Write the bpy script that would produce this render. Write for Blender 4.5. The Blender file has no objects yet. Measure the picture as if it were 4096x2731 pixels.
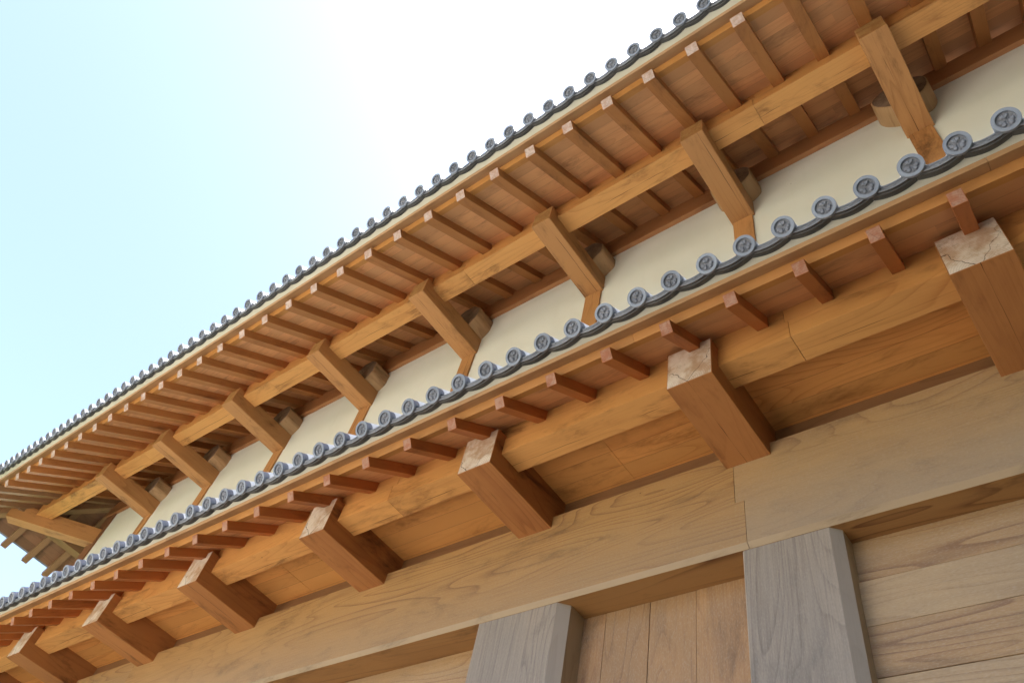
import bpy, bmesh, math, random
from mathutils import Vector, Matrix, Euler
random.seed(7)
C = bpy.context.scene
COL = C.collection
EYE = 1.6                       # camera height; every z below is written above the eye and lifted here

# ------------------------------------------------------------------ camera
cam_d = bpy.data.cameras.new("camera")
cam = bpy.data.objects.new("camera", cam_d)
COL.objects.link(cam)
cr = Vector((0.7770224972, 0.5975079886, 0.1980410120))
cu = Vector((0.3932269951, -0.7064243408, 0.5885041895))
cf = Vector((-0.4915369459, 0.3794059229, 0.7838638762))
cam.matrix_world = Matrix(((cr.x, cu.x, -cf.x, 0), (cr.y, cu.y, -cf.y, 0), (cr.z, cu.z, -cf.z, EYE), (0, 0, 0, 1)))
cam_d.sensor_width = 36.0
cam_d.lens = 27.7048
cam_d.shift_x = 77.34 / 4096
cam_d.shift_y = -30.55 / 4096
cam_d.clip_start = 0.05
cam_d.clip_end = 2000
C.camera = cam

# ------------------------------------------------------------------ sky and sun
SUN = Vector((0.40, 0.20, 0.89)).normalized()
elev = math.asin(SUN.z)
azim = math.atan2(SUN.x, SUN.y)
w = bpy.data.worlds.new("World"); C.world = w; w.use_nodes = True
nt = w.node_tree; nt.nodes.clear()
sky = nt.nodes.new("ShaderNodeTexSky"); sky.sky_type = 'NISHITA'
sky.sun_disc = False; sky.sun_elevation = elev; sky.sun_rotation = azim
sky.air_density = 1.0; sky.dust_density = 5.0; sky.ozone_density = 1.5
bg = nt.nodes.new("ShaderNodeBackground"); bg.inputs[1].default_value = 0.15
wo = nt.nodes.new("ShaderNodeOutputWorld")
nt.links.new(sky.outputs[0], bg.inputs[0]); nt.links.new(bg.outputs[0], wo.inputs[0])
sd = bpy.data.lights.new("sun", 'SUN'); sd.energy = 5.0; sd.angle = math.radians(0.53); sd.color = (1, 0.95, 0.87)
so = bpy.data.objects.new("sun", sd); COL.objects.link(so)
so.rotation_euler = SUN.to_track_quat('Z', 'Y').to_euler(); so.location = (20, 30, 50)
C.view_settings.view_transform = 'Standard'; C.view_settings.look = 'None'
C.view_settings.exposure = 2.0; C.view_settings.gamma = 1.0
C.cycles.max_bounces = 10; C.cycles.diffuse_bounces = 6

# ------------------------------------------------------------------ material tools
class NT:
    def __init__(s, name):
        s.m = bpy.data.materials.new(name); s.m.use_nodes = True
        s.t = s.m.node_tree; s.t.nodes.clear()
        s.out = s.t.nodes.new("ShaderNodeOutputMaterial")
        s.b = s.t.nodes.new("ShaderNodeBsdfPrincipled")
        s.t.links.new(s.b.outputs[0], s.out.inputs[0])
    def n(s, typ, **kw):
        x = s.t.nodes.new(typ)
        for k, v in kw.items(): setattr(x, k, v)
        return x
    def put(s, sock, v):
        if isinstance(v, bpy.types.NodeSocket): s.t.links.new(v, sock)
        elif v is not None: sock.default_value = v
    def math(s, op, a, b=None, c=None, clamp=False):
        x = s.n("ShaderNodeMath", operation=op, use_clamp=clamp)
        s.put(x.inputs[0], a); s.put(x.inputs[1], b); s.put(x.inputs[2], c)
        return x.outputs[0]
    def vmath(s, op, a, b=None):
        x = s.n("ShaderNodeVectorMath", operation=op)
        s.put(x.inputs[0], a); s.put(x.inputs[1], b)
        return x.outputs[0]
    def noise(s, vec, scale, detail=3, rough=0.55, dist=0.0, dim='3D'):
        x = s.n("ShaderNodeTexNoise", noise_dimensions=dim)
        s.put(x.inputs['Vector'], vec); s.put(x.inputs['Scale'], scale); s.put(x.inputs['Detail'], detail)
        s.put(x.inputs['Roughness'], rough); s.put(x.inputs['Distortion'], dist)
        return x.outputs['Fac']
    def ramp(s, v, lo, hi, a=0.0, b=1.0, smooth=True):
        x = s.n("ShaderNodeMapRange", interpolation_type='SMOOTHSTEP' if smooth else 'LINEAR')
        s.put(x.inputs[0], v); s.put(x.inputs[1], lo); s.put(x.inputs[2], hi); s.put(x.inputs[3], a); s.put(x.inputs[4], b)
        return x.outputs[0]
    def mix(s, f, a, b, mode='MIX'):
        x = s.n("ShaderNodeMix", data_type='RGBA', blend_type=mode)
        s.put(x.inputs[0], f); s.put(x.inputs[6], a if not isinstance(a, tuple) else (*a[:3], 1)); s.put(x.inputs[7], b if not isinstance(b, tuple) else (*b[:3], 1))
        return x.outputs[2]
    def bump(s, h, strength, dist=0.002):
        x = s.n("ShaderNodeBump"); s.put(x.inputs['Strength'], strength); s.put(x.inputs['Distance'], dist); s.put(x.inputs['Height'], h)
        s.t.links.new(x.outputs[0], s.b.inputs['Normal'])
    def sep(s, v):
        x = s.n("ShaderNodeSeparateXYZ"); s.put(x.inputs[0], v); return x.outputs
    def comb(s, x_, y_, z_):
        x = s.n("ShaderNodeCombineXYZ"); s.put(x.inputs[0], x_); s.put(x.inputs[1], y_); s.put(x.inputs[2], z_); return x.outputs[0]

def wood(name, light, dark, rings=9.0, ring_amt=0.5, grain=0.35, blotch=0.3, grey=None, grey_amt=0.0,
         speck=0.0, board=None, crack=None, rough=0.55, tone=0.16, ringw=0.10, low_grey=0.0):
    """Sawn timber whose grain runs along the object's local X."""
    k = NT(name)
    oc = k.n("ShaderNodeTexCoord").outputs['Object']
    rnd = k.n("ShaderNodeObjectInfo").outputs['Random']
    x, y, z = k.sep(oc)
    off = k.math('MULTIPLY', rnd, 53.0)
    idv = rnd
    seam = None
    if board:
        ax, wd, ln = board
        v = {'Y': y, 'Z': z}[ax]
        q = k.math('DIVIDE', v, wd)
        row = k.math('FLOOR', q)
        wn = k.n("ShaderNodeTexWhiteNoise", noise_dimensions='1D'); k.put(wn.inputs['W'], k.math('ADD', row, off))
        r1 = wn.outputs['Value']
        xx = k.math('ADD', k.math('DIVIDE', x, ln), k.math('MULTIPLY', r1, 7.3))
        wn2 = k.n("ShaderNodeTexWhiteNoise", noise_dimensions='2D')
        k.put(wn2.inputs['Vector'], k.comb(row, k.math('FLOOR', xx), 0.0))
        idv = wn2.outputs['Value']
        off = k.math('ADD', off, k.math('MULTIPLY', idv, 41.0))
        fr = k.math('FRACT', q)
        edge = k.math('MINIMUM', fr, k.math('SUBTRACT', 1.0, fr))
        seam = k.ramp(k.math('MULTIPLY', edge, wd), 0.0, 0.004, 1.0, 0.0)
    wob = k.noise(k.comb(k.math('MULTIPLY', x, 0.5), k.math('ADD', y, off), z), 0.9, 2)
    P = k.comb(k.math('ADD', k.math('MULTIPLY', x, 0.11), off), k.math('ADD', y, k.math('MULTIPLY', off, 1.7)), z)
    n1 = k.noise(P, 2.3, 1.6, 0.45, 0.25)
    f = k.math('FRACT', k.math('MULTIPLY', n1, rings * 2.4))
    late = k.math('POWER', k.ramp(f, 0.0, 0.93, 0.0, 1.0, False), 5.0)
    sharp = k.math('MULTIPLY', late, k.ramp(f, 0.93, 1.0, 1.0, 0.0))
    vis = k.ramp(k.noise(P, 1.3, 2), 0.35, 0.62, 0.15, 1.0)
    Pf = k.comb(k.math('MULTIPLY', x, 2.2), k.math('MULTIPLY', k.math('ADD', y, off), 70.0), k.math('MULTIPLY', z, 70.0))
    fine = k.noise(Pf, 1.0, 3, 0.6)
    Pb = k.comb(k.math('ADD', k.math('MULTIPLY', x, 0.34), off), y, z)
    bl = k.noise(Pb, 2.1, 5, 0.6, 0.4)
    bl2 = k.noise(Pb, 9.0, 4, 0.65)
    m = k.math('MULTIPLY', k.math('MULTIPLY', sharp, vis), ring_amt)
    m = k.math('ADD', m, k.math('MULTIPLY', k.math('SUBTRACT', fine, 0.42), grain))
    m = k.math('ADD', m, k.math('MULTIPLY', k.math('SUBTRACT', bl, 0.5), blotch * 1.8))
    m = k.math('ADD', m, k.math('MULTIPLY', k.math('SUBTRACT', idv, 0.5), tone * 1.5), clamp=True)
    col = k.mix(m, light, dark)
    val = k.math('ADD', 1.0 - tone / 2, k.math('MULTIPLY', idv, tone))
    col = k.mix(1.0, col, k.comb(val, val, val), 'MULTIPLY')
    stain = k.ramp(k.noise(Pb, 2.6, 6, 0.72, 0.35), 0.50, 0.78, 0.0, 0.5 * blotch / 0.3)
    col = k.mix(stain, col, tuple(c * 0.45 for c in dark))
    if grey:
        g = k.ramp(k.math('ADD', k.math('MULTIPLY', bl, 0.6), k.math('MULTIPLY', bl2, 0.4)), 0.5 - 0.22, 0.5 + 0.16, 0.0, 1.0)
        g = k.math('MULTIPLY', k.math('ADD', k.math('MULTIPLY', g, 0.7), 0.3), grey_amt)
        if low_grey:   # rain reaches the lower part of the face and greys it
            zz = k.math('ADD', z, k.math('MULTIPLY', k.math('SUBTRACT', bl, 0.5), 0.9))
            g = k.math('ADD', g, k.ramp(zz, 0.75, 0.0, 0.0, low_grey), clamp=True)
        col = k.mix(g, col, grey)
    if speck:
        sp = k.noise(k.comb(k.math('MULTIPLY', x, 0.35), y, z), 120.0, 2, 0.7)
        col = k.mix(k.math('MULTIPLY', k.ramp(sp, 0.5, 0.68), speck), col, (0.52, 0.47, 0.40))
        col = k.mix(k.math('MULTIPLY', k.ramp(sp, 0.46, 0.3), speck), col, (0.12, 0.085, 0.06))
    if seam is not None:
        col = k.mix(k.math('MULTIPLY', seam, 0.55), col, tuple(c * 0.3 for c in dark))
    kn = k.n("ShaderNodeTexVoronoi", feature='F1')
    k.put(kn.inputs['Vector'], k.comb(k.math('ADD', k.math('MULTIPLY', x, 0.8), off), k.math('MULTIPLY', k.math('ADD', y, off), 1.3), k.math('MULTIPLY', z, 1.3)))
    k.put(kn.inputs['Scale'], 1.6)
    kd = k.ramp(kn.outputs['Distance'], 0.012, 0.022, 0.75, 0.0)
    col = k.mix(kd, col, tuple(c * 0.25 for c in dark))
    if crack is not None:
        c0 = k.math('ADD', crack[0], k.math('MULTIPLY', k.math('SUBTRACT', rnd, 0.5), crack[1]))
        cy = k.math('ABSOLUTE', k.math('SUBTRACT', k.math('SUBTRACT', y, c0), k.math('MULTIPLY', k.math('SUBTRACT', k.noise(k.comb(x, off, 0.0), 3.0, 3), 0.5), 0.025)))
        wd_ = k.math('MULTIPLY', k.ramp(k.noise(k.comb(x, off, 3.0), 2.0, 1), 0.42, 0.62), 0.0028)
        cr_ = k.ramp(k.math('SUBTRACT', cy, wd_), -0.0005, 0.0012, 1.0, 0.0)
        col = k.mix(k.math('MULTIPLY', cr_, 0.85), col, tuple(c * 0.12 for c in dark))
    k.put(k.b.inputs['Base Color'], col)
    k.put(k.b.inputs['Roughness'], k.math('ADD', rough - 0.06, k.math('MULTIPLY', bl2, 0.14)))
    k.put(k.b.inputs['Specular IOR Level'], 0.42)
    h = k.math('ADD', k.math('MULTIPLY', fine, 0.7), k.math('MULTIPLY', m, -0.5))
    if seam is not None: h = k.math('SUBTRACT', h, k.math('MULTIPLY', seam, 2.0))
    k.bump(h, 0.35, 0.003)
    return k.m

def endgrain(name, pale, dark, tint=(0.55, 0.25, 0.17), crack_amt=1.0, scale=1.0, cw=0.0022):
    """Sawn end of a timber: growth rings, drying cracks radiating from the pith, pale weathering."""
    k = NT(name)
    oc = k.n("ShaderNodeTexCoord").outputs['Object']
    rnd = k.n("ShaderNodeObjectInfo").outputs['Random']
    x, y, z = k.sep(oc)
    off = k.math('MULTIPLY', rnd, 29.0)
    cy = k.math('SUBTRACT', y, k.math('MULTIPLY', k.math('SUBTRACT', rnd, 0.5), 0.06 * scale))
    cz = k.math('SUBTRACT', z, k.math('MULTIPLY', k.math('SUBTRACT', k.math('FRACT', k.math('MULTIPLY', rnd, 7.0)), 0.5), 0.08 * scale))
    r = k.math('SQRT', k.math('ADD', k.math('MULTIPLY', cy, cy), k.math('MULTIPLY', cz, cz)))
    ang = k.math('ARCTAN2', cz, cy)
    P = k.comb(y, z, off)
    rn = k.noise(P, 14.0, 3)
    ring = k.math('FRACT', k.math('ADD', k.math('MULTIPLY', r, 60.0), k.math('MULTIPLY', rn, 0.7)))
    bl = k.noise(P, 9.0 / scale, 5, 0.65, 0.1)
    bl2 = k.noise(k.comb(z, y, k.math('ADD', off, 5.0)), 7.0 / scale, 3, 0.6, 0.3)
    col = k.mix(k.ramp(bl, 0.38, 0.66), pale, dark)
    col = k.mix(k.math('MULTIPLY', k.ramp(bl2, 0.45, 0.7), 0.4), col, tint)
    col = k.mix(k.math('MULTIPLY', k.ramp(ring, 0.5, 1.0), 0.26), col, tuple(c * 0.5 for c in dark))
    a2 = k.math('ADD', k.math('DIVIDE', ang, 6.2832), k.math('MULTIPLY', k.noise(P, 9.0, 3), 0.10))
    sect = k.math('MULTIPLY', k.math('FRACT', k.math('MULTIPLY', a2, 5.0)), 1.0)
    ed = k.math('MULTIPLY', k.math('MINIMUM', sect, k.math('SUBTRACT', 1.0, sect)), k.math('MULTIPLY', r, 1.2566))
    ck = k.ramp(ed, cw * 0.3, cw, 1.0, 0.0)
    gate = k.ramp(k.noise(k.comb(k.math('MULTIPLY', k.math('FLOOR', k.math('MULTIPLY', a2, 5.0)), 3.1), off, 0.0), 1.0, 0), 0.4, 0.5)
    col = k.mix(k.math('MULTIPLY', k.math('MULTIPLY', ck, gate), crack_amt), col, (0.05, 0.028, 0.018))
    fineray = k.noise(k.comb(k.math('MULTIPLY', a2, 70.0), k.math('MULTIPLY', r, 6.0), off), 1.0, 3, 0.7)
    col = k.mix(k.math('MULTIPLY', k.ramp(fineray, 0.56, 0.72), 0.4), col, tuple(c * 0.35 for c in dark))
    k.put(k.b.inputs['Base Color'], col)
    k.put(k.b.inputs['Roughness'], 0.8); k.put(k.b.inputs['Specular IOR Level'], 0.2)
    k.bump(k.math('SUBTRACT', k.math('MULTIPLY', bl, 0.4), ck), 0.5, 0.004)
    return k.m

def plaster(name, base, warm):
    k = NT(name)
    oc = k.n("ShaderNodeTexCoord").outputs['Object']
    n = k.noise(oc, 0.8, 5, 0.6); n2 = k.noise(oc, 6.0, 4)
    col = k.mix(k.ramp(n, 0.3, 0.7), base, warm)
    v = k.n("ShaderNodeTexVoronoi"); k.put(v.inputs['Vector'], oc); k.put(v.inputs['Scale'], 3.2); k.put(v.inputs['Randomness'], 1.0)
    sp = k.math('MULTIPLY', k.ramp(v.outputs['Distance'], 0.015, 0.04, 1.0, 0.0), k.ramp(k.noise(oc, 1.7, 2), 0.48, 0.62))
    col = k.mix(k.math('MULTIPLY', sp, 0.75), col, (0.16, 0.11, 0.07))
    x, y, z = k.sep(oc)
    st = k.noise(k.comb(k.math('MULTIPLY', x, 6.0), y, k.math('MULTIPLY', z, 0.6)), 1.0, 4)
    col = k.mix(k.ramp(st, 0.58, 0.85, 0.0, 0.14), col, (0.42, 0.36, 0.25))
    k.put(k.b.inputs['Base Color'], col); k.put(k.b.inputs['Roughness'], 0.75); k.put(k.b.inputs['Specular IOR Level'], 0.25)
    k.bump(k.math('ADD', n2, k.math('MULTIPLY', k.noise(oc, 60.0, 2), 0.3)), 0.12, 0.004)
    return k.m

def tile_mat(name, base, light, rough=0.36, metal=0.35):
    k = NT(name)
    oc = k.n("ShaderNodeTexCoord").outputs['Object']
    rnd = k.n("ShaderNodeObjectInfo").outputs['Random']
    P = k.vmath('ADD', oc, k.comb(k.math('MULTIPLY', rnd, 31.0), 0.0, 0.0))
    n = k.noise(P, 9.0, 4, 0.6); n2 = k.noise(P, 70.0, 3)
    f = k.math('SUBTRACT', k.math('ADD', k.math('MULTIPLY', k.ramp(n, 0.3, 0.7), 0.6), k.math('MULTIPLY', rnd, 0.9)), 0.25)
    col = k.mix(f, base, light)
    col = k.mix(k.ramp(n2, 0.6, 0.75, 0.0, 0.35), col, (0.30, 0.27, 0.22))
    col = k.mix(k.ramp(k.noise(P, 24.0, 4), 0.62, 0.74, 0.0, 0.3), col, (0.04, 0.04, 0.04))
    k.put(k.b.inputs['Base Color'], col); k.put(k.b.inputs['Metallic'], metal)
    k.put(k.b.inputs['Roughness'], k.math('ADD', rough, k.math('MULTIPLY', n, 0.15)))
    k.bump(k.math('ADD', k.math('MULTIPLY', n, 0.6), k.math('MULTIPLY', n2, 0.3)), 0.18, 0.003)
    return k.m

def ground_mat():
    k = NT("pale_gravel")
    oc = k.n("ShaderNodeTexCoord").outputs['Object']
    n = k.noise(oc, 0.25, 5); n2 = k.noise(oc, 40.0, 4, 0.7)
    col = k.mix(k.ramp(n, 0.3, 0.7), (0.57, 0.54, 0.485), (0.50, 0.475, 0.43))
    col = k.mix(k.ramp(n2, 0.45, 0.7, 0.0, 0.4), col, (0.24, 0.23, 0.21))
    k.put(k.b.inputs['Base Color'], col); k.put(k.b.inputs['Roughness'], 0.95)
    k.bump(n2, 0.5, 0.01)
    return k.m

OR_L, OR_D = (0.56, 0.295, 0.118), (0.335, 0.122, 0.035)
M = {}
M['rafter'] = wood('rafter_timber', (0.41, 0.135, 0.032), (0.20, 0.048, 0.010), 7, 0.35, 0.35, 0.5, tone=0.3)
M['rafter_up'] = wood('upper_rafter_timber', (0.40, 0.165, 0.047), (0.20, 0.060, 0.014), 7, 0.35, 0.3, 0.45, tone=0.25)
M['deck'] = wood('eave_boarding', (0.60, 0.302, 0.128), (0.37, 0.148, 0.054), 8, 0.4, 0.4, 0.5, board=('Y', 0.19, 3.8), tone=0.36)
M['soffit'] = wood('soffit_boarding', (0.60, 0.272, 0.072), (0.36, 0.122, 0.025), 9, 0.5, 0.5, 0.5, board=('Y', 0.19, 9.0), tone=0.25)
M['purlin'] = wood('purlin_timber', (0.57, 0.282, 0.084), (0.33, 0.124, 0.030), 7, 0.4, 0.45, 0.7, crack=(0.03, 0.12), tone=0.2)
M['beam'] = wood('bracket_timber', (0.44, 0.212, 0.073), (0.23, 0.085, 0.024), 8, 0.4, 0.5, 0.65, crack=(0.0, 0.16), tone=0.25)
M['beam_low'] = wood('cantilever_timber', (0.36, 0.148, 0.043), (0.175, 0.052, 0.013), 8, 0.4, 0.5, 0.7, crack=(-0.02, 0.2), tone=0.22)
M['eave'] = wood('eave_board_timber', (0.42, 0.235, 0.105), (0.25, 0.11, 0.04), 7, 0.3, 0.45, 0.35, tone=0.1)
M['fascia'] = wood('eave_rail_timber', (0.47, 0.215, 0.055), (0.33, 0.12, 0.025), 6, 0.25, 0.5, 0.3, tone=0.12)
M['lintel'] = wood('lintel_timber', (0.44, 0.242, 0.082), (0.21, 0.088, 0.026), 9, 0.8, 1.0, 0.55, grey=(0.28, 0.195, 0.115), grey_amt=0.25, speck=0.10, tone=0.1, low_grey=0.35)
M['lintel_grey'] = wood('weathered_lintel_timber', (0.44, 0.265, 0.11), (0.22, 0.105, 0.042), 9, 0.8, 1.0, 0.55, grey=(0.31, 0.23, 0.15), grey_amt=0.4, speck=0.12, tone=0.1, low_grey=0.45)
M['lintel_edge'] = wood('lit_edge_timber', (0.38, 0.27, 0.16), (0.26, 0.165, 0.085), 5, 0.2, 0.3, 0.6, tone=0.1)  # chamfer colour made paler to stand for the light it catches
M['lintel_under'] = wood('shaded_unweathered_lintel', (0.31, 0.155, 0.05), (0.13, 0.048, 0.014), 6, 1.0, 0.5, 0.5, tone=0.1)  # unweathered orange underside, also darkened in colour for its shade
M['post'] = wood('weathered_post_timber', (0.33, 0.258, 0.188), (0.13, 0.092, 0.062), 9, 0.6, 1.7, 0.5, grey=(0.25, 0.214, 0.178), grey_amt=0.55, speck=0.10, tone=0.1)
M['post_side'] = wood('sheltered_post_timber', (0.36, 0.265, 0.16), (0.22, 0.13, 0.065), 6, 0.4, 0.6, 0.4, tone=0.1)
M['post_edge'] = wood('pale_post_edge', (0.37, 0.31, 0.25), (0.25, 0.20, 0.155), 6, 0.2, 0.6, 0.4, tone=0.1)  # paler tone for the post chamfers
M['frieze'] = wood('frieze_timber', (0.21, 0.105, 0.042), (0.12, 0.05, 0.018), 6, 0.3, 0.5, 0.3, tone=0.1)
M['plank_v'] = wood('upright_plank_timber', (0.44, 0.24, 0.10), (0.19, 0.078, 0.029), 9, 1.2, 1.0, 0.5, grey=(0.25, 0.175, 0.11), grey_amt=0.5, speck=0.14, tone=0.35)
M['plank_h'] = wood('wide_plank_timber', (0.48, 0.315, 0.155), (0.24, 0.122, 0.05), 9, 1.1, 0.8, 0.4, grey=(0.33, 0.245, 0.16), grey_amt=0.5, speck=0.14, tone=0.22)
M['plank_d'] = wood('brown_plank_timber', (0.42, 0.25, 0.108), (0.21, 0.094, 0.034), 9, 1.1, 0.8, 0.4, grey=(0.29, 0.21, 0.13), grey_amt=0.45, speck=0.14, tone=0.22)
M['plate'] = wood('wall_plate_timber', (0.37, 0.165, 0.060), (0.22, 0.072, 0.023), 6, 0.3, 0.3, 0.4, tone=0.12)
M['log'] = wood('log_timber', (0.42, 0.26, 0.125), (0.22, 0.11, 0.048), 5, 0.4, 0.6, 0.6, tone=0.3)
M['hip'] = wood('hip_timber', (0.27, 0.155, 0.072), (0.15, 0.068, 0.028), 5, 0.25, 0.3, 0.4, tone=0.1)  # colour darkened in place of shade at the open left corner
M['side_deck'] = wood('side_eave_boarding', (0.24, 0.125, 0.062), (0.14, 0.06, 0.028), 7, 0.4, 0.3, 0.4, board=('Y', 0.19, 1.9), tone=0.4)  # darker copy of the boarding, its colour standing in for shade
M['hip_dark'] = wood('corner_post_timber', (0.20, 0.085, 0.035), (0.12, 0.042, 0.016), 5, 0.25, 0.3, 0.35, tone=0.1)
M['end_big'] = endgrain('weathered_beam_end', (0.66, 0.57, 0.47), (0.44, 0.29, 0.18), (0.46, 0.28, 0.18), 1.0, 1.6, 0.0045)
M['end_small'] = endgrain('rosy_rafter_end', (0.40, 0.235, 0.165), (0.33, 0.135, 0.075), (0.36, 0.13, 0.07), 0.35, 0.6)
M['end_pale'] = endgrain('pale_rafter_end', (0.54, 0.42, 0.35), (0.40, 0.26, 0.19), (0.46, 0.24, 0.17), 0.4, 0.6)
M['end_brown'] = endgrain('brown_bracket_end', (0.42, 0.235, 0.085), (0.32, 0.155, 0.05), (0.38, 0.185, 0.06), 0.25, 1.0)
M['end_dark'] = endgrain('dark_log_end', (0.27, 0.18, 0.115), (0.17, 0.105, 0.065), (0.20, 0.12, 0.075), 0.8, 1.6, 0.004)
M['wall'] = plaster('cream_plaster', (0.69, 0.685, 0.60), (0.65, 0.635, 0.54))
M['eplaster'] = plaster('eave_plaster', (0.60, 0.58, 0.48), (0.54, 0.515, 0.415))
M['white'] = plaster('white_joint_plaster', (0.86, 0.86, 0.84), (0.80, 0.80, 0.78))
M['tile'] = tile_mat('smoked_tile', (0.185, 0.203, 0.24), (0.26, 0.283, 0.325), 0.38, 0.1)
M['tile_in'] = tile_mat('smoked_tile_relief', (0.15, 0.158, 0.18), (0.21, 0.22, 0.25), 0.45, 0.1)  # tile colour darkened to paint in the shade of the recesses
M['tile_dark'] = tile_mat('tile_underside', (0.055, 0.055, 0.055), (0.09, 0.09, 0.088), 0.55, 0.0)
M['ground'] = ground_mat()

# ------------------------------------------------------------------ mesh tools
class MB:
    def __init__(s): s.v = []; s.f = []; s.mi = []
    def add(s, vs, fs, mi=0):
        b = len(s.v); s.v += [tuple(p) for p in vs]
        for f in fs: s.f.append(tuple(i + b for i in f)); s.mi.append(mi)
    def box(s, x0, x1, y0, y1, z0, z1, mi=0, end0=None, end1=None):
        vs = [(x, y, z) for x in (x0, x1) for y in (y0, y1) for z in (z0, z1)]
        b = len(s.v); s.v += vs
        for f, m in (((0, 1, 3, 2), end0 if end0 is not None else mi), ((4, 6, 7, 5), end1 if end1 is not None else mi),
                     ((0, 4, 5, 1), mi), ((2, 3, 7, 6), mi), ((0, 2, 6, 4), mi), ((1, 5, 7, 3), mi)):
            s.f.append(tuple(i + b for i in f)); s.mi.append(m)
    def mesh(s, name, mats, bevel=0.0, smooth=False, seg=2):
        me = bpy.data.meshes.new(name); me.from_pydata(s.v, [], s.f)
        for m in mats: me.materials.append(m)
        for p, m in zip(me.polygons, s.mi): p.material_index = m
        bm = bmesh.new(); bm.from_mesh(me)
        if bevel > 0:
            bmesh.ops.remove_doubles(bm, verts=bm.verts, dist=1e-5)
            bmesh.ops.recalc_face_normals(bm, faces=bm.faces)
            ed = [e for e in bm.edges if len(e.link_faces) == 2 and e.calc_face_angle(0) > 0.5]
            bmesh.ops.bevel(bm, geom=ed, offset=bevel, segments=seg, profile=0.6, affect='EDGES', clamp_overlap=True)
        else:
            bmesh.ops.recalc_face_normals(bm, faces=bm.faces)
        bm.to_mesh(me); bm.free()
        if smooth:
            for p in me.polygons: p.use_smooth = True
        return me

def obj(name, me, parent=None, mat=None, label=None):
    o = bpy.data.objects.new(name, me); COL.objects.link(o)
    if mat is None: mat = Matrix.Identity(4)
    if parent is not None:
        o.parent = parent
        o.matrix_parent_inverse = Matrix.Identity(4)
        o.matrix_basis = WM[parent.name].inverted() @ mat
    else:
        o.matrix_basis = mat
    WM[o.name] = mat.copy()
    if label: o['label'] = label
    return o
WM = {}

def place(o, parent, mat):
    """copy a part (and its sub-parts) to another world placement"""
    c = o.copy(); COL.objects.link(c); c.parent = parent
    c.matrix_parent_inverse = Matrix.Identity(4)
    c.matrix_basis = WM[parent.name].inverted() @ mat
    WM[c.name] = mat.copy()
    for ch in [k for k in KIDS.get(o.name, [])]:
        d = ch.copy(); COL.objects.link(d); d.parent = c
        d.matrix_parent_inverse = Matrix.Identity(4)
    return c
KIDS = {}

def frame(p0, xdir, up=(0, 0, 1)):
    """matrix: local X along xdir, local Z close to up"""
    x = Vector(xdir).normalized(); y = Vector(up).cross(x).normalized(); z = x.cross(y)
    m = Matrix(((x.x, y.x, z.x, 0), (x.y, y.y, z.y, 0), (x.z, y.z, z.z, 0), (0, 0, 0, 1)))
    m.translation = Vector(p0); return m

def up(z): return z + EYE
def beam(name, parent, p0, p1, wy, hz, mat, ends=None, bevel=0.004, upv=(0, 0, 1), anchor='mc', label=None):
    """box timber from p0 to p1 (z above the eye); anchor: y m(iddle), z b(ottom)/c(entre)/t(op)"""
    a = Vector((p0[0], p0[1], up(p0[2]))); b = Vector((p1[0], p1[1], up(p1[2])))
    L = (b - a).length
    z0 = {'b': 0, 'c': -hz / 2, 't': -hz}[anchor[1]]
    mb = MB()
    e = 1 if ends is not None else 0
    mb.box(0, L, -wy / 2, wy / 2, z0, z0 + hz, 0, e, e)
    me = mb.mesh(name, [mat] + ([ends] if ends else []), bevel)
    return obj(name, me, parent, frame(a, b - a, upv), label)

def axis_box(name, parent, x0, x1, y0, y1, z0, z1, mat, axis='X', ends=None, bevel=0.004, label=None):
    """axis-aligned timber, grain along axis; z above the eye"""
    c = ((x0 + x1) / 2, (y0 + y1) / 2, (z0 + z1) / 2)
    if axis == 'X': return beam(name, parent, (x0, c[1], c[2]), (x1, c[1], c[2]), y1 - y0, z1 - z0, mat, ends, bevel, label=label)
    if axis == 'Y': return beam(name, parent, (c[0], y0, c[2]), (c[0], y1, c[2]), x1 - x0, z1 - z0, mat, ends, bevel, label=label)
    return beam(name, parent, (c[0], c[1], z0), (c[0], c[1], z1), x1 - x0, y1 - y0, mat, ends, bevel, upv=(0, -1, 0), label=label)

def prism(name, parent, poly, x0, x1, mat, bevel=0.0, ends=None, label=None, xs=None):
    """(y,z) polygon extruded along X; z above the eye"""
    mb = MB(); n = len(poly)
    y0 = sum(p[0] for p in poly) / n; z0 = sum(p[1] for p in poly) / n
    st = xs or [0, x1 - x0]
    vs = [(x, p[0] - y0, p[1] - z0) for x in st for p in poly]
    mb.v = vs
    for k in range(len(st) - 1):
        for i in range(n):
            j = (i + 1) % n
            mb.f.append((k * n + i, k * n + j, (k + 1) * n + j, (k + 1) * n + i)); mb.mi.append(0)
    mb.f.append(tuple(range(n))); mb.mi.append(1 if ends else 0)
    mb.f.append(tuple(range((len(st) - 1) * n, len(st) * n))[::-1]); mb.mi.append(1 if ends else 0)
    return obj(name, mb.mesh(name, [mat] + ([ends] if ends else []), bevel), parent, Matrix.Translation((x0, y0, up(z0))), label)

def Wx(x): return x - 0.01611 * x * x - 0.000849 * x ** 3        # bays are not quite equal along the facade

# ------------------------------------------------------------------ ground
mb = MB(); mb.add([(-600, -600, 0), (600, -600, 0), (600, 600, 0), (-600, 600, 0)], [(0, 1, 2, 3)])
g = obj('ground', mb.mesh('ground', [M['ground']])); g['kind'] = 'structure'; g['label'] = 'pale gravel forecourt in front of the gate'

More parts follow.
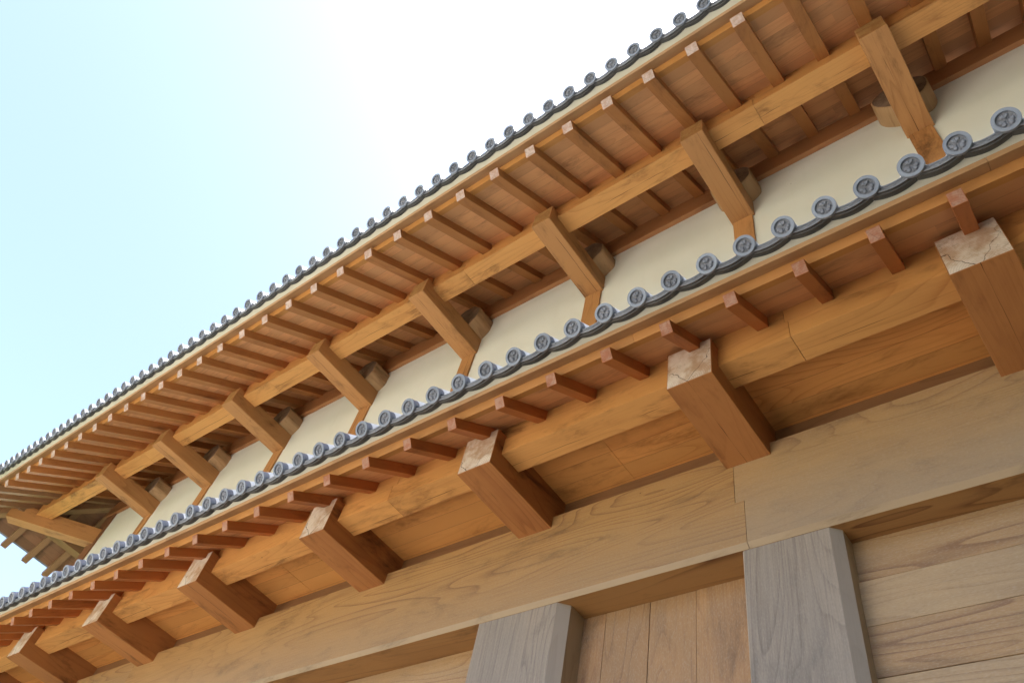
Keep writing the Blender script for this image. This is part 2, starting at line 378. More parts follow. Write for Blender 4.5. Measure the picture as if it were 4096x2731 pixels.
def bank(name, x0, x1, y0, y1, h, inner):
    k = NT('shade_bank_turf'); oc = k.n("ShaderNodeTexCoord").outputs['Object']
    k.put(k.b.inputs['Base Color'], k.mix(k.ramp(k.noise(oc, 3.0, 6, 0.7), 0.35, 0.65), (0.05, 0.075, 0.025), (0.10, 0.11, 0.045)))
    k.put(k.b.inputs['Roughness'], 0.9); k.bump(k.noise(oc, 25.0, 4), 0.8, 0.05)
    mb = MB(); NX, NY = 24, 40; rr = random.Random(3)
    for i in range(NX + 1):
        for j in range(NY + 1):
            u, v = i / NX, j / NY
            e = min(1, min(u, 1 - u) / 0.3) * min(1, min(v, 1 - v) / 0.12)
            z = h * (e * e * (3 - 2 * e)) + (rr.uniform(-0.12, 0.12) if e > 0 else -0.05)
            mb.v.append((x0 + (x1 - x0) * u, y0 + (y1 - y0) * v, z))
    for i in range(NX):
        for j in range(NY):
            a = i * (NY + 1) + j; mb.f.append((a, a + 1, a + NY + 2, a + NY + 1)); mb.mi.append(0)
    o = obj(name, mb.mesh(name, [k.m], smooth=True)); o['kind'] = 'structure'
bank('added_shade_bank', 4.6, 20.0, -30.0, 9.0, 13.0, 1)  # unseen bank added to keep sky and ground light off side faces
bank('added_shade_bank', -48.0, 5.0, -44.0, -22.0, 8.5, 1)  # unseen bank added in front to cut the low sky light
k = NT('added_road_asphalt'); oc = k.n("ShaderNodeTexCoord").outputs['Object']
k.put(k.b.inputs['Base Color'], k.mix(k.ramp(k.noise(oc, 60.0, 4, 0.7), 0.4, 0.7), (0.055, 0.053, 0.05), (0.11, 0.105, 0.10)))
k.put(k.b.inputs['Roughness'], 0.85); k.bump(k.noise(oc, 120.0, 2), 0.5, 0.004)
mb = MB(); mb.box(-3.0, 4.9, -22.0, 12.0, -0.05, 0.004)
o = obj('added_dark_road', mb.mesh('added_dark_road', [k.m])); o['kind'] = 'structure'  # unseen dark road, added to lower light bounced from the right

k = NT('added_lawn_grass'); oc = k.n("ShaderNodeTexCoord").outputs['Object']
k.put(k.b.inputs['Base Color'], k.mix(k.ramp(k.noise(oc, 5.0, 6, 0.7), 0.35, 0.65), (0.045, 0.07, 0.022), (0.09, 0.105, 0.04)))
k.put(k.b.inputs['Roughness'], 0.9); k.bump(k.noise(oc, 90.0, 4), 0.8, 0.02)
mb = MB(); mb.box(-70.0, -15.5, -22.0, 40.0, -0.05, 0.004)
o = obj('added_dark_lawn', mb.mesh('added_dark_lawn', [k.m])); o['kind'] = 'structure'  # unseen dark grass, added to lower bounce light at the left end

# ------------------------------------------------------------------ the gate building
gate = bpy.data.objects.new('gate_building', None); COL.objects.link(gate)
gate.location = (-7.5, 7.0, 0); WM[gate.name] = Matrix.Translation((-7.5, 7.0, 0))
gate['label'] = 'two-storey timber castle gatehouse with cream plaster wall and two rows of grey crested eave tiles'
gate['category'] = 'gatehouse'

XR = 4.2                       # right end of what is built
XL = -18.9
SL = 0.66
cc = 1 / math.hypot(1, SL); ss = SL * cc

def rafter_mesh(name, L, wd, h, mat, end):
    mb = MB(); mb.box(0, L, -wd / 2, wd / 2, 0, h, 0, 1, 0)
    return mb.mesh(name, [mat, end], 0.004)

# ================= lower storey: lintel, posts, planks
LY, LZ0, LZ1 = 4.381, 3.965, 4.925
ch = 0.036
def lintel_piece(x0, x1, mat, label, step_left=False, step_right=False):
    # outline in X-Z, stepped at the scarf; extruded in Y with a chamfer along the lower front edge
    zj = 4.405; d = 0.075
    xl0, xl1 = (x0, x0 + d) if step_left else (x0, x0)
    xr0, xr1 = (x1, x1 + d) if step_right else (x1, x1)
    mb = MB()
    def solid(a, b, z0, z1, cham):
        if cham:
            prof = [(LY + ch, z0), (LY, z0 + ch), (LY, z1), (LY + 0.75, z1), (LY + 0.75, z0)]
        else:
            prof = [(LY, z0), (LY, z1), (LY + 0.75, z1), (LY + 0.75, z0)]
        n = len(prof); v = [(x - x0, p[0] - LY, p[1] - LZ0) for x in (a, b) for p in prof]
        fs = [(i, (i + 1) % n, n + (i + 1) % n, n + i) for i in range(n)] + [tuple(range(n)), tuple(range(n, 2 * n))[::-1]]
        mb.add(v, fs)
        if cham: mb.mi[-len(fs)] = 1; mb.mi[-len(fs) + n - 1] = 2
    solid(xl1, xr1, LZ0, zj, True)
    solid(xl0, xr0, zj, LZ1, False)
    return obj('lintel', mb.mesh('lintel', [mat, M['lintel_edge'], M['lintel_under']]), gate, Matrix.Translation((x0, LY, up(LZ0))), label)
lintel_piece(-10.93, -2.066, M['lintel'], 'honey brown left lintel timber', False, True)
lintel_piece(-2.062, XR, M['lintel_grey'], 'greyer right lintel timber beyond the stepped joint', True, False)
axis_box('lintel', gate, XL + 0.6, -10.934, LY + 0.004, LY + 0.75, LZ0, LZ1, M['lintel'], 'X', bevel=0.006, label='pale left end lintel timber')

def post(x0, x1, c_l, c_r, label):
    y0, y1 = LY + 0.040, LY + 0.62
    poly = [(x0, y1), (x0, y0 + c_l), (x0 + c_l, y0), (x1 - c_r, y0), (x1, y0 + c_r * 0.9), (x1, y1)]
    cx, cy = (x0 + x1) / 2, (y0 + y1) / 2
    mb = MB(); n = len(poly); L = up(LZ0) - 0.25
    # local X = up, local Y = -world x?  build with frame: X up, Z = -Y world
    m = frame((cx, cy, 0.25), (0, 0, 1), (0, -1, 0))
    inv = m.inverted()
    v = [inv @ Vector((p[0], p[1], z)) for z in (0.25, 0.25 + L) for p in poly]
    fs = [(i, (i + 1) % n, n + (i + 1) % n, n + i) for i in range(n)] + [tuple(range(n)), tuple(range(n, 2 * n))[::-1]]
    mb.add(v, fs)
    mb.mi[0] = mb.mi[4] = 1; mb.mi[3] = mb.mi[1] = 2
    o = obj('post', mb.mesh('post', [M['post'], M['post_side'], M['post_edge']]), gate, m, label)
    s = MB(); s.box(-0.1, 0.25, -0.62, 0.62, -0.5, 0.5)
    obj('plinth_stone', s.mesh('plinth_stone', [M['white']], 0.03), gate, frame((cx, cy, 0), (0, 0, 1), (0, -1, 0)))
    return o
post(-2.05, -1.335, 0.012, 0.07, 'grey weathered post between the upright planks and the wide planks')
post(-4.575, -3.625, 0.012, 0.09, 'grey weathered post left of the upright planks')
for x in (-8.15, -10.9, -13.0, -15.8, -18.4): post(x - 0.4, x + 0.4, 0.02, 0.06, None)
post(1.75, 2.5, 0.02, 0.06, None)

# upright planks between the two visible posts
PY = 4.70
seams = [-3.63, -3.403, -2.985, -2.578, -2.04]
for i in range(4):
    a, b = seams[i] + 0.002, seams[i + 1] - 0.002
    axis_box('upright_plank', gate, a, b, PY + random.uniform(-0.003, 0.003), PY + 0.06, -1.3, LZ0 - 0.002, M['plank_v'], 'Z', bevel=0.003)
# wide planks right of the right post; the top board sits a little back
zt = [LZ0 - 0.002, 3.634, 3.273, 2.925, 2.56, 2.2, 1.84, 1.48, 1.1, 0.74, 0.38, 0.0, -0.36, -0.72, -1.1]
def boards(x0, x1, y, full=True):
    for i in range(len(zt) - 1):
        yy = y + (0.035 if i == 0 else 0.0) + (0.002 if i % 2 else 0.0)
        axis_box('wide_plank', gate, x0, x1, yy, yy + 0.07, zt[i + 1] + 0.003, zt[i] - (0.024 if i == 1 else 0.001), M['plank_d'] if i in (0, 2, 5) else M['plank_h'], 'X', bevel=0.004)
boards(-1.345, 1.78, 4.60)
for (a, b) in ((-7.76, -4.56), (-10.51, -8.54), (-12.61, -11.29), (-15.41, -13.39), (-18.0, -16.19)):
    for i in range(0, len(zt) - 1, 2):
        z0 = zt[min(i + 2, len(zt) - 1)]
        axis_box('wide_plank', gate, a, b, 4.72, 4.79, z0 + 0.003, zt[i], M['plank_d'], 'X', bevel=0.004)
axis_box('wide_plank', gate, 2.48, XR, 4.60, 4.67, -1.3, LZ0, M['plank_h'], 'X')

# board strip above the lintel and the flat soffit
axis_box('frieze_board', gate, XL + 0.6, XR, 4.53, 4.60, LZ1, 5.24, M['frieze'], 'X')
for a, b in ((XL + 0.6, -13.0), (-13.0, -7.6), (-7.6, -3.1), (-3.1, 1.0), (1.0, XR)):
    mb = MB(); mb.box(0, b - a - 0.003, -0.5, 0.5, 0, 0.04)
    obj('soffit', mb.mesh('soffit', [M['soffit']]), gate, Matrix.Translation((a, 4.12, up(5.205))))

# ================= cantilever beams of the lower eave
LW = 0.384
for i in range(-1, 9):
    x = Wx(-0.063 - 2.0 * i) if i else -0.063
    x = Wx(-0.0629 - 2.0003 * i)
    mb = MB(); mb.box(0, 1.5, -LW / 2, LW / 2, 0, 0.43, 0, 1, 0)
    m = frame((x + LW / 2, 3.4254, up(4.7924)), (0, 1, 0))
    o = obj('cantilever_beam', mb.mesh('cantilever_beam', [M['beam_low'], M['end_big']], 0.006), gate, m)

# lower purlin pieces with a scarf joint
def purlin(xs, y0, y1, z0, z1, mat):
    for a, b in zip(xs[:-1], xs[1:]):
        axis_box('purlin', gate, a + 0.0015, b - 0.0015, y0, y1, z0, z1, mat, 'X', bevel=0.003)
purlin([XL + 0.9, -14.2, -9.75, -5.35, -1.16, 2.9, XR], 3.538, 3.7992, 4.991, 5.19, M['purlin'])
# thin cap strip on the outer face top (rafter seat), proud by a few mm
purlin([XL + 0.9, -14.1, -9.7, -5.3, -1.19, 2.8, XR], 3.545, 3.79, 5.1915, 5.36, M['purlin'])

# ================= eaves (shared profile in slope space)
def sn(y0, z0, s, n):
    """slope space (s outward from the rafter tip, n square to the roof) -> y, z above the eye"""
    return (y0 - cc * s - ss * n, z0 - ss * s + cc * n)

def eave_profile(y0, z0, plaster_n0, plaster_n1, plaster_s0, plaster_s1, tag):
    P = lambda s, n: sn(y0, z0, s, n)
    plaster_s0 -= 0.012; plaster_s1 -= 0.020
    cuts = [XL + 0.4, -14.6, -10.3, -6.1, -2.2, 1.7, XR]
    for a, b in zip(cuts[:-1], cuts[1:]):
        prism('eave_rail', gate, [P(-0.104, 0.1), P(-0.104, 0.172), P(-0.2, 0.172), P(-0.2, 0.1)], a + .001, b - .001, M['fascia'])
    cuts = [XL + 0.4, -13.2, -8.4, -4.0, 0.4, XR]
    for a, b in zip(cuts[:-1], cuts[1:]):
        prism('eave_board', gate, [P(-0.25, 0.1725), P(0.029, 0.1725), P(0.029, 0.208), P(-0.25, 0.208)], a + .001, b - .001, M['eave'], bevel=0.003)
    prism('eave_plaster', gate, [P(-0.2, 0.2085), P(plaster_s0, 0.2085), P(plaster_s1, plaster_n1), P(-0.2, plaster_n1)], XL + 0.4, XR, M['eplaster'])

LRY, LRZ = 3.0228, 4.8820
URY, URZ = 2.2937, 8.6032
eave_profile(LRY, LRZ, 0.21, 0.285, 0.010, 0.037, 'lower')
eave_profile(URY, URZ, 0.21, 0.325, 0.012, 0.050, 'upper')

# rafters
RW = 0.0955
lower_me = rafter_mesh('rafter', 2.4, RW, 0.105, M['rafter'], M['end_small'])
upper_me = rafter_mesh('rafter', 3.2, 0.135, 0.130, M['rafter_up'], M['end_pale'])
first = None
for i in range(-7, 36):
    x = Wx(0.1192 - 0.5001 * i)
    if x > XR - 0.2 or x < XL + 0.5: continue
    m = frame((x + RW / 2, LRY, up(LRZ)), (0, cc, ss))
    m = m @ Matrix.Rotation(random.uniform(-0.004, 0.004), 4, 'Z')
    if first is None: first = obj('rafter', lower_me, gate, m)
    else: place(first, gate, m)
HIPX, HIPY = -16.9, 4.448                      # outer wall corner
EX = -18.54                                    # tips of the left-side rafters
first = None
for i in range(-10, 31):
    x = Wx(-0.7966 - 0.4998 * i)
    if x > XR - 0.2: continue
    m = frame((x + 0.056, URY + 0.022 * ss, up(URZ - 0.022 * cc)), (0, cc, ss))
    m = m @ Matrix.Rotation(random.uniform(-0.004, 0.004), 4, 'Z')
    if first is None: first = obj('rafter', upper_me, gate, m)
    else: place(first, gate, m)
def rafter_cut(p, d, L):
    me = rafter_mesh('rafter', L, 0.135, 0.130, M['hip'], M['end_brown'])
    obj('rafter', me, gate, frame((p[0], p[1], up(p[2])), d))
for x in (-16.85, -17.27, -17.70, -18.12):
    L = 3.2 if x > HIPX else max(0.25, (HIPY - (HIPX - x) * (HIPY - URY) / (HIPX - EX) - URY)) / cc
    rafter_cut((x, URY, URZ), (0, cc, ss), L)
SLX = (10.0 - URZ) / (HIPX - EX); cx_ = 1 / math.hypot(1, SLX); sx_ = SLX * cx_
for y in (2.86, 3.41, 3.96, 4.50, 5.04, 5.58, 6.12, 6.66, 7.2, 7.74):
    L = 2.6 if y > HIPY else max(0.25, (y - URY) * (HIPX - EX) / (HIPY - URY)) / cx_
    rafter_cut((EX, y, URZ), (cx_, 0, sx_), L)

# roof boarding over the rafters
def deck(y0, z0, x0, x1, L, xcut=None):
    P = sn(y0, z0, -0.19, 0.1055)
    m = frame((0, P[0], up(P[1])), (1, 0, 0), (0, -ss, cc))
    mb = MB()
    if xcut is None:
        mb.box(x0, x1, 0, L, 0, 0.03)
    else:
        (xa, xb) = xcut      # bottom-left and top-left x for the hip
        v = [(xa, 0, 0), (x1, 0, 0), (x1, L, 0), (xb, L, 0)]
        v += [(a, b, 0.03) for a, b, _ in v]
        mb.add(v, [(0, 1, 2, 3), (4, 5, 6, 7), (0, 1, 5, 4), (1, 2, 6, 5), (2, 3, 7, 6), (3, 0, 4, 7)])
    return obj('roof_boarding', mb.mesh('roof_boarding', [M['deck']]), gate, m)
deck(LRY, LRZ, XL + 0.5, XR, 1.75)
kx = (HIPX - EX) / (HIPY - URY)
UL = 5.6
deck(URY, URZ, EX, XR, UL, (EX + kx * 0.16, EX + kx * UL * cc))
# left-side boarding of the upper roof
mm = frame((EX + 0.19 * cx_ - 0.1055 * sx_, 0, up(URZ + 0.19 * sx_ + 0.1055 * cx_)), (0, 1, 0), (-sx_, 0, cx_))
mb = MB(); LL = (HIPX - EX) / cx_ + 1.1
ya, yb = URY + 0.15, URY + 0.15 + (LL * cx_) / kx
v = [(ya, 0, 0), (11.5, 0, 0), (11.5, -LL, 0), (yb, -LL, 0)]; v += [(a, b, 0.03) for a, b, _ in v]
mb.add(v, [(0, 1, 2, 3), (4, 5, 6, 7), (0, 1, 5, 4), (1, 2, 6, 5), (2, 3, 7, 6), (3, 0, 4, 7)])
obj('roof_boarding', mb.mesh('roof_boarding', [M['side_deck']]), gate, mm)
# side eave rail, board, plaster
def side_strip(name, s0, s1, n0, n1, mat):
    P = lambda s, n: (EX - cx_ * s - sx_ * n, URZ - sx_ * s + cx_ * n)
    poly = [P(s0, n0), P(s1, n0), P(s1, n1), P(s0, n1)]
    v = [(p[0], y, up(p[1])) for y in (URY - 0.1, 11.5) for p in poly]
    m = frame((EX, URY, up(URZ)), (0, 1, 0)); inv = m.inverted(); mb = MB()
    mb.add([inv @ Vector(p) for p in v], [(i, (i + 1) % 4, 4 + (i + 1) % 4, 4 + i) for i in range(4)] + [(0, 1, 2, 3), (4, 7, 6, 5)])
    obj(name, mb.mesh(name, [mat]), gate, m)
side_strip('eave_rail', -0.28, -0.192, 0.136, 0.172, M['fascia'])
side_strip('eave_board', -0.30, -0.18, 0.1725, 0.208, M['eave'])
side_strip('eave_plaster', -0.28, -0.185, 0.2085, 0.29, M['eplaster'])

# ================= upper storey
UW = 0.2855; UZ0, UZ1 = 8.85, 9.1795; UYI = 4.4478
axis_box('upper_wall', gate, -16.7, XR, UYI, UYI + 0.25, 5.25, 10.0, M['wall'], 'X', bevel=0, label='cream plastered upper wall behind the brackets')
axis_box('upper_wall', gate, -16.85, -16.6, UYI + 0.2505, 10.5, 5.2, 10.3, M['wall'], 'X', bevel=0)
axis_box('upper_wall', gate, -16.7, XR, 10.3, 10.5, 0, 10.3, M['wall'], 'X', bevel=0)
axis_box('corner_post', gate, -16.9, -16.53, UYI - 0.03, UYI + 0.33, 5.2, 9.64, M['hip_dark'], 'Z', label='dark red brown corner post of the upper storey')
axis_box('wall_plate', gate, -16.95, XR, 4.382, 4.60, 9.643, 10.02, M['plate'], 'X', bevel=0.004)
for i in range(-1, 8):
    x = Wx(0.1262 - 1.9997 * i)
    mb = MB(); mb.box(0, 1.45, -UW / 2, UW / 2, 0, UZ1 - UZ0, 0, 1, 0)
    m = frame((x + UW / 2, 3.1833, up(UZ0)), (0, 1, 0))
    obj('bracket_arm', mb.mesh('bracket_arm', [M['beam'], M['end_brown']], 0.012), gate, m)
    axis_box('wall_post', gate, x + 0.018, x + UW - 0.022, UYI - 0.028, UYI + 0.1, 5.3, UZ0 - 0.001, M['beam'], 'Z', bevel=0.003)
    # log end resting on the bracket
    rnd = random.Random(40 + i)
    R = (0.30, 0.298, 0.262, 0.27, 0.272, 0.265, 0.262, 0.255, 0.25)[i + 1]
    squ = (0.2, 0.25, 0.5, 0.85, 1, 1, 1, 1, 1)[i + 1]
    N = 40; zc = UZ1 + R * 0.93 + 0.001
    ring = []
    for k in range(N):
        a = 2 * math.pi * k / N
        # rounded octagon hewn from a trunk
        oct_ = 1.0 / max(abs(math.cos(((a + math.pi / 8) % (math.pi / 4)) - math.pi / 8)), 0.01)
        rr = R * ((1 - squ) + squ * 0.965 * oct_) * (1 + (0.05 if i < 2 else 0.02) * math.sin(2 * a + i) + (0.03 if i < 2 else 0.0) * math.sin(3 * a + 1) + 0.015 * math.sin(5 * a + 2 * i))
        ring.append((rr * math.cos(a), rr * math.sin(a)))
    mb = MB(); stn = [0, 0.012, 0.10, 0.22, 0.50]
    sc = [0.955, 1.0, 1.012, 1.02, 1.03]
    mb.v = [(s, c * f, max(d * f, -(zc - UZ1) + 0.001)) for s, f in zip(stn, sc) for c, d in ring]
    for q_ in range(len(stn) - 1):
        for k in range(N):
            j = (k + 1) % N
            mb.f.append((q_ * N + k, q_ * N + j, (q_ + 1) * N + j, (q_ + 1) * N + k)); mb.mi.append(0)
    mb.f.append(tuple(range(N))); mb.mi.append(1)
    mb.f.append(tuple(range((len(stn) - 1) * N, len(stn) * N))[::-1]); mb.mi.append(0)
    yo = (4.17, 4.18, 4.15, 4.14, 4.13, 4.13, 4.13, 4.13, 4.13)[i + 1]
    o = obj('log_end', mb.mesh('log_end', [M['log'], M['end_dark']], 0.0), gate, frame((x + UW / 2, yo, up(zc)), (0, 1, 0)))
    for p in o.data.polygons: p.use_smooth = (i < 2 and len(p.vertices) == 4)
# upper purlin with scarf joints
purlin([-18.2, -13.4, -9.65, -5.39, -1.073, 3.1, XR], 3.313, 3.592, 9.0786, 9.268, M['purlin'])
purlin([-18.1, -13.3, -9.60, -5.35, -1.05, 3.0, XR], 3.32, 3.58, 9.2695, 9.42, M['purlin'])
# side purlin, diagonal arm and hip rafter at the left corner
axis_box('purlin', gate, -17.95, -17.69, 3.0, 10.4, 9.05, 9.262, M['hip'], 'Y', ends=M['end_pale'])
beam('hip_bracket', gate, (-16.72, 4.50, 8.85), (-17.97, 2.985, 8.85), 0.27, 0.36, M['beam'], M['end_brown'], 0.008, anchor='mb', label='diagonal bracket arm at the left corner of the upper eave')
hz0 = URZ - 0.10
beam('hip_rafter', gate, (EX - 0.12, URY - 0.16, URZ - 0.17), (HIPX + 0.4, HIPY + 0.53, 10.0 + 0.33 - 0.10), 0.17, 0.22, M['hip'], M['end_pale'], 0.006, anchor='mb', label='hip rafter running out to the left corner of the upper eave')
axis_box('wall_plate', gate, -17.0, -16.75, 4.6, 10.4, 9.643, 9.955, M['plate'], 'Y', bevel=0.004)

# ================= tiles
PITCH = 0.285
def arc(u, sag): return sag * (1 - math.cos(u * math.pi)) / 2 if False else sag * (u * u)
def pan_mesh(pitch):
    """concave eave tile: local X along the eave, Y up the roof, Z square to the roof; origin at lip centre bottom"""
    mb = MB(); NX = 26; hw = pitch / 2 - 0.0012
    us = [-1 + 2 * k / NX for k in range(NX + 1)]
    z = lambda u: 0.026 * abs(u) ** 1.9 - 0.001
    # profile stations in (y, z offset): lip front face, groove, underside, back, top
    def row(y, dz): return [(u * hw, y, z(u) + dz) for u in us]
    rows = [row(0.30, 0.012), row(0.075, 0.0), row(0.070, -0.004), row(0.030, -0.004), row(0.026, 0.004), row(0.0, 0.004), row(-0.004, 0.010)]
    rel = []
    NF = 7
    for j in range(NF):
        t = j / (NF - 1)
        r = []
        for u in us:
            curl = 0.0
            if abs(u) < 0.86 and 0 < j < NF - 1:
                curl = 0.0045 * max(0, math.sin(u * 21 + 2.2 * math.sin(t * 5 + u * 9))) - 0.003
            r.append((u * hw, 0.002 - curl if 0 < j < NF - 1 else -0.004, z(u) + 0.010 + 0.026 * t))
        rows.append(r)
    rows += [row(-0.004, 0.041), row(0.004, 0.043), row(0.02, 0.040), row(0.30, 0.036)]
    for r in rows: mb.v += r
    n = NX + 1
    for a in range(len(rows) - 1):
        for k in range(NX):
            mb.f.append((a * n + k, a * n + k + 1, (a + 1) * n + k + 1, (a + 1) * n + k))
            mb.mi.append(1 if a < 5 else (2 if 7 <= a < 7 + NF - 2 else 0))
    # close the sides
    mb.f.append(tuple(a * n for a in range(len(rows)))); mb.mi.append(1)
    mb.f.append(tuple(a * n + NX for a in range(len(rows)))[::-1]); mb.mi.append(1)
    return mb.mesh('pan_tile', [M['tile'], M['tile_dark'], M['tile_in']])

def round_mesh(R=0.0805):
    """round eave tile: rim, recessed face and the barrel behind it. local X along eave, Y up the roof (into the building), Z square"""
    mb = MB(); N = 48
    prof = [(0.0565, 0.016), (0.0570, 0.002), (0.0582, 0.0), (0.0785, 0.0), (R, 0.002), (R, 0.026), (0.0763, 0.028), (0.0760, 0.085), (0.0735, 0.34)]
    for (r, y) in prof:
        mb.v += [(r * math.cos(2 * math.pi * k / N), y, (max(r * math.sin(2 * math.pi * k / N), -0.012) if y > 0.027 else r * math.sin(2 * math.pi * k / N))) for k in range(N)]
    for a in range(len(prof) - 1):
        for k in range(N):
            j = (k + 1) % N
            mb.f.append((a * N + k, a * N + j, (a + 1) * N + j, (a + 1) * N + k)); mb.mi.append(0 if a < 6 else 0)
    me = mb.mesh('round_tile', [M['tile']])
    for p in me.polygons: p.use_smooth = True
    me.set_sharp_from_angle(angle=math.radians(35))
    return me

def crest_mesh():
    """recessed disc with three heart-shaped veined leaves, tips to the centre, in low relief"""
    mb = MB(); R = 0.0570
    NR, NA = 26, 84
    def leaf(px, py):
        h = 0.0
        for k in range(3):
            a = math.radians(90 + 120 * k)
            u = px * math.cos(a) + py * math.sin(a); v = -px * math.sin(a) + py * math.cos(a)
            # two lobes and the taper toward the centre
            best = -1e9
            for sgn in (-1, 1):
                cxu, cv, r = 0.0300, sgn * 0.0112, 0.0150
                best = max(best, 1 - math.hypot(u - cxu, v - cv) / r)
            if 0.005 < u < 0.036:
                wd = 0.025 * (u - 0.005) / 0.028
                best = max(best, min((wd - abs(v)) / 0.009, (u - 0.004) / 0.008, 1.0) * 0.8)
            if u > 0.034 and abs(v) < 0.003: best = min(best, 0.25 * (1 - (u - 0.034) / 0.01))
            if best > 0:
                hh = min(1.0, best * 2.6) ** 0.6
                th = math.atan2(v, max(u - 0.004, 1e-4))
                vein = abs(math.sin(th * 8.5))
                hh *= 0.72 + 0.28 * min(1, vein * 2.2)
                if abs(v) < 0.0011: hh *= 0.6
                h = max(h, hh)
            # curled stem between leaves
            a2 = a + math.radians(60)
            u2 = px * math.cos(a2) + py * math.sin(a2); v2 = -px * math.sin(a2) + py * math.cos(a2)
            d = abs(math.hypot(u2 - 0.040, v2) - 0.0050)
            if d < 0.0019: h = max(h, 0.55 * (1 - d / 0.0019) ** 0.5)
            if 0.006 < u2 < 0.036 and abs(v2) < 0.0014: h = max(h, 0.4)
        return h
    mb.v.append((0, 0.016 - 0.003, 0))
    for i in range(1, NR + 1):
        r = R * i / NR
        for k in range(NA):
            a = 2 * math.pi * k / NA
            px, py = r * math.cos(a), r * math.sin(a)
            mb.v.append((px, 0.017 - 0.0125 * leaf(px, py), py))
    for k in range(NA): mb.f.append((0, 1 + k, 1 + (k + 1) % NA)); mb.mi.append(0)
    for i in range(NR - 1):
        for k in range(NA):
            j = (k + 1) % NA
            mb.f.append((1 + i * NA + k, 1 + i * NA + j, 1 + (i + 1) * NA + j, 1 + (i + 1) * NA + k)); mb.mi.append(0)
    return mb.mesh('crest', [M['tile_in']], smooth=True)

def collar_mesh(R=0.0785):
    """white plaster bedding around the barrel, down to the pan tiles"""
    mb = MB(); N = 20
    out = []
    for k in range(N + 1):
        a = math.pi * k / N
        out.append((R * 0.985 * math.cos(a), R * 0.985 * math.sin(a)))
    out = [(R * 1.62, -0.046)] + out + [(-R * 1.62, -0.046)]
    n = len(out)
    mb.v = [(x, y, z) for y in (0.078, 0.62) for x, z in out]
    for k in range(n - 1): mb.f.append((k, k + 1, n + k + 1, n + k)); mb.mi.append(0)
    mb.f.append(tuple(range(n))); mb.mi.append(0)
    mb.f.append(tuple(range(n, 2 * n))[::-1]); mb.mi.append(0)
    return mb.mesh('joint_plaster', [M['white']])

pan_me = pan_mesh(0.3); rnd_me = round_mesh(); crest_me = crest_mesh(); col_me = collar_mesh()

def tile_row(Y0, Z0, s_disc, n_disc, s_lip, n_pan, xs, budget, tag):
    """xs: disc centres from right to left. The nearest ones are parts; the rest is one dense part."""
    Pd = sn(Y0, Z0, s_disc, n_disc); Pp = sn(Y0, Z0, s_lip, n_pan)
    B = Matrix(((1, 0, 0, 0), (0, cc, -ss, 0), (0, ss, cc, 0), (0, 0, 0, 1)))
    md = lambda x: Matrix.Translation((x, Pd[0], up(Pd[1]))) @ B
    def mp(xa, xb):
        return Matrix.Translation(((xa + xb) / 2, Pp[0], up(Pp[1]))) @ B @ Matrix.Diagonal(((xa - xb) / 0.3, 1, 1, 1))
    return md, mp

def warp_xs(x0, step, k, lo, hi):
    out = []
    for i in range(-16, 90):
        x = k * Wx(x0 - i * step)
        if lo < x < hi and (not out or out[-1] - x > 0.1): out.append(x)
    # continue evenly past where the spacing is known
    while out[-1] - 0.26 > lo: out.append(out[-1] - (out[-2] - out[-1]))
    return out
low_x = warp_xs(0.5955, 0.2857, 0.977, -17.5, XR - 0.1)
upp_x = warp_xs(-1.0164, 0.2857, 0.940, -18.6, XR - 0.1)

def build_row(Y0, Z0, s_disc, n_disc, s_lip, n_pan, xs, vis_lo, vis_hi, proto):
    md, mp = tile_row(Y0, Z0, s_disc, n_disc, s_lip, n_pan, xs, 0, '')
    rest_r = []; rest_p = []
    for i, x in enumerate(xs):
        jit = Matrix.Rotation(random.uniform(-0.05, 0.05), 4, 'Y') @ Matrix.Translation((random.uniform(-.0015, .0015), random.uniform(-.002, .002), 0))
        if vis_lo <= x <= vis_hi:
            if proto[0] is None:
                r = obj('round_tile', rnd_me, gate, md(x) @ jit)
                c = obj('crest', crest_me, r, md(x) @ jit); j = obj('joint_plaster', col_me, r, md(x) @ jit)
                KIDS[r.name] = [c, j]; proto[0] = r
            else: place(proto[0], gate, md(x) @ jit)
        else: rest_r.append(md(x) @ jit)
        if i + 1 < len(xs):
            m = mp(x, xs[i + 1])
            if vis_lo <= x <= vis_hi:
                if proto[1] is None: proto[1] = obj('pan_tile', pan_me, gate, m)
                else: place(proto[1], gate, m)
            else: rest_p.append(m)
    return rest_r, rest_p

def join_copies(name, specs, parent):
    """many far tiles as one part"""
    bm = bmesh.new(); mats = []
    for me, ms in specs:
        base = len(mats)
        idx = {}
        for k, mt in enumerate(me.materials):
            if mt not in mats: mats.append(mt)
            idx[k] = mats.index(mt)
        for m in ms:
            n0 = len(bm.faces)
            tmp = me.copy(); tmp.transform(m)
            for p in tmp.polygons: p.material_index = idx[p.material_index]
            bm.from_mesh(tmp); bpy.data.meshes.remove(tmp)
    me = bpy.data.meshes.new(name); bm.to_mesh(me); bm.free()
    for mt in mats: me.materials.append(mt)
    o = obj(name, me, parent); o['kind'] = 'stuff'
    return o
proto = [None, None]
r1, p1 = build_row(LRY, LRZ, 0.140, 0.325, 0.114, 0.243, low_x, -13.0, 1.0, proto)
r2, p2 = build_row(URY, URZ, 0.128, 0.372, 0.098, 0.285, upp_x, -14.7, -1.2, proto)
rest = r1 + r2; restp = p1 + p2
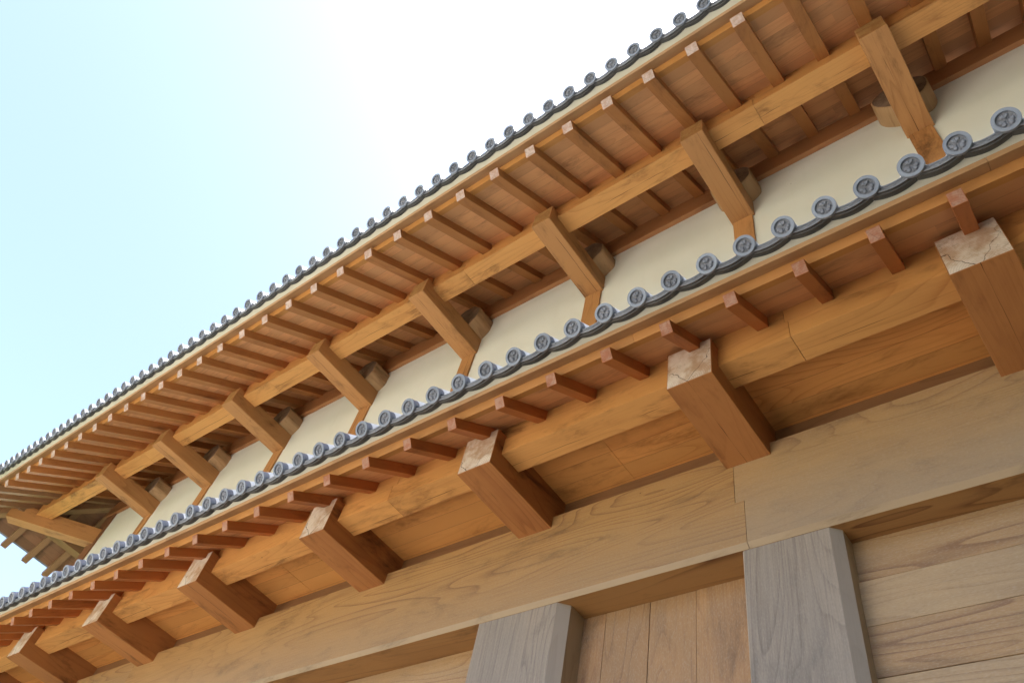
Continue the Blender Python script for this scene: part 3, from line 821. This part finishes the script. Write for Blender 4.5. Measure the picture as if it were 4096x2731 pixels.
if rest:
    join_copies('round_tile', [(rnd_me, rest), (crest_me, rest), (col_me, rest)], gate)['label'] = 'further round crested tiles at the far ends of both eaves'
    join_copies('pan_tile', [(pan_me, restp)], gate)['label'] = 'further pan tiles at the far ends of both eaves'

# the tiled slopes behind the eave rows
def tile_field(Y0, Z0, n_pan, n_disc, xs, y_start, length):
    mb = MB()
    prof = []
    for i, x in enumerate(xs):
        R = 0.074
        for k in range(0, 9):
            a = math.pi * k / 8
            prof.append((x + R * math.cos(a), n_disc + R * math.sin(a)))
        if i + 1 < len(xs):
            xn = xs[i + 1]; mid = (x + xn) / 2; hw = (x - xn) / 2
            for u in (0.45, 0.0, -0.45):
                prof.append((mid + u * hw, n_pan + 0.052 + 0.046 * u * u))
    st = [y_start, y_start + length]
    for s in st:
        for (x, n) in prof:
            p = sn(Y0, Z0, -s, n); mb.v.append((x, p[0], up(p[1])))
    n = len(prof)
    for k in range(n - 1): mb.f.append((k, k + 1, n + k + 1, n + k)); mb.mi.append(0)
    return obj('tiled_slope', mb.mesh('tiled_slope', [M['tile']]), gate)
tile_field(LRY, LRZ, 0.243, 0.325, low_x, 0.16, 1.55)
tile_field(URY, URZ, 0.285, 0.372, upp_x, 0.16, 5.6)
# back slope, ridge and left-side slope of the upper roof
Pr = sn(URY, URZ, -5.76, 0.33)
mb = MB()
mb.add([(HIPX + 0.6, Pr[0], up(Pr[1])), (XR, Pr[0], up(Pr[1])), (XR, 13.0, up(Pr[1] - 3.8)), (HIPX + 0.6, 13.0, up(Pr[1] - 3.8))], [(0, 1, 2, 3)])
obj('tiled_slope', mb.mesh('tiled_slope', [M['tile']]), gate)
Ps = lambda s, n: (EX - cx_ * s - sx_ * n, up(URZ - sx_ * s + cx_ * n))
mb = MB(); a = Ps(-0.05, 0.33); b = Ps(-2.6, 0.33)
mb.add([(a[0], URY + 0.1, a[1]), (a[0], 11.5, a[1]), (b[0], 9.5, b[1]), (b[0], 4.9, b[1])], [(0, 1, 2, 3)])
obj('tiled_slope', mb.mesh('tiled_slope', [M['tile']]), gate)
beam('roof_ridge', gate, (HIPX + 0.6, Pr[0], Pr[1] + 0.1), (XR, Pr[0], Pr[1] + 0.1), 0.35, 0.5, M['tile'])
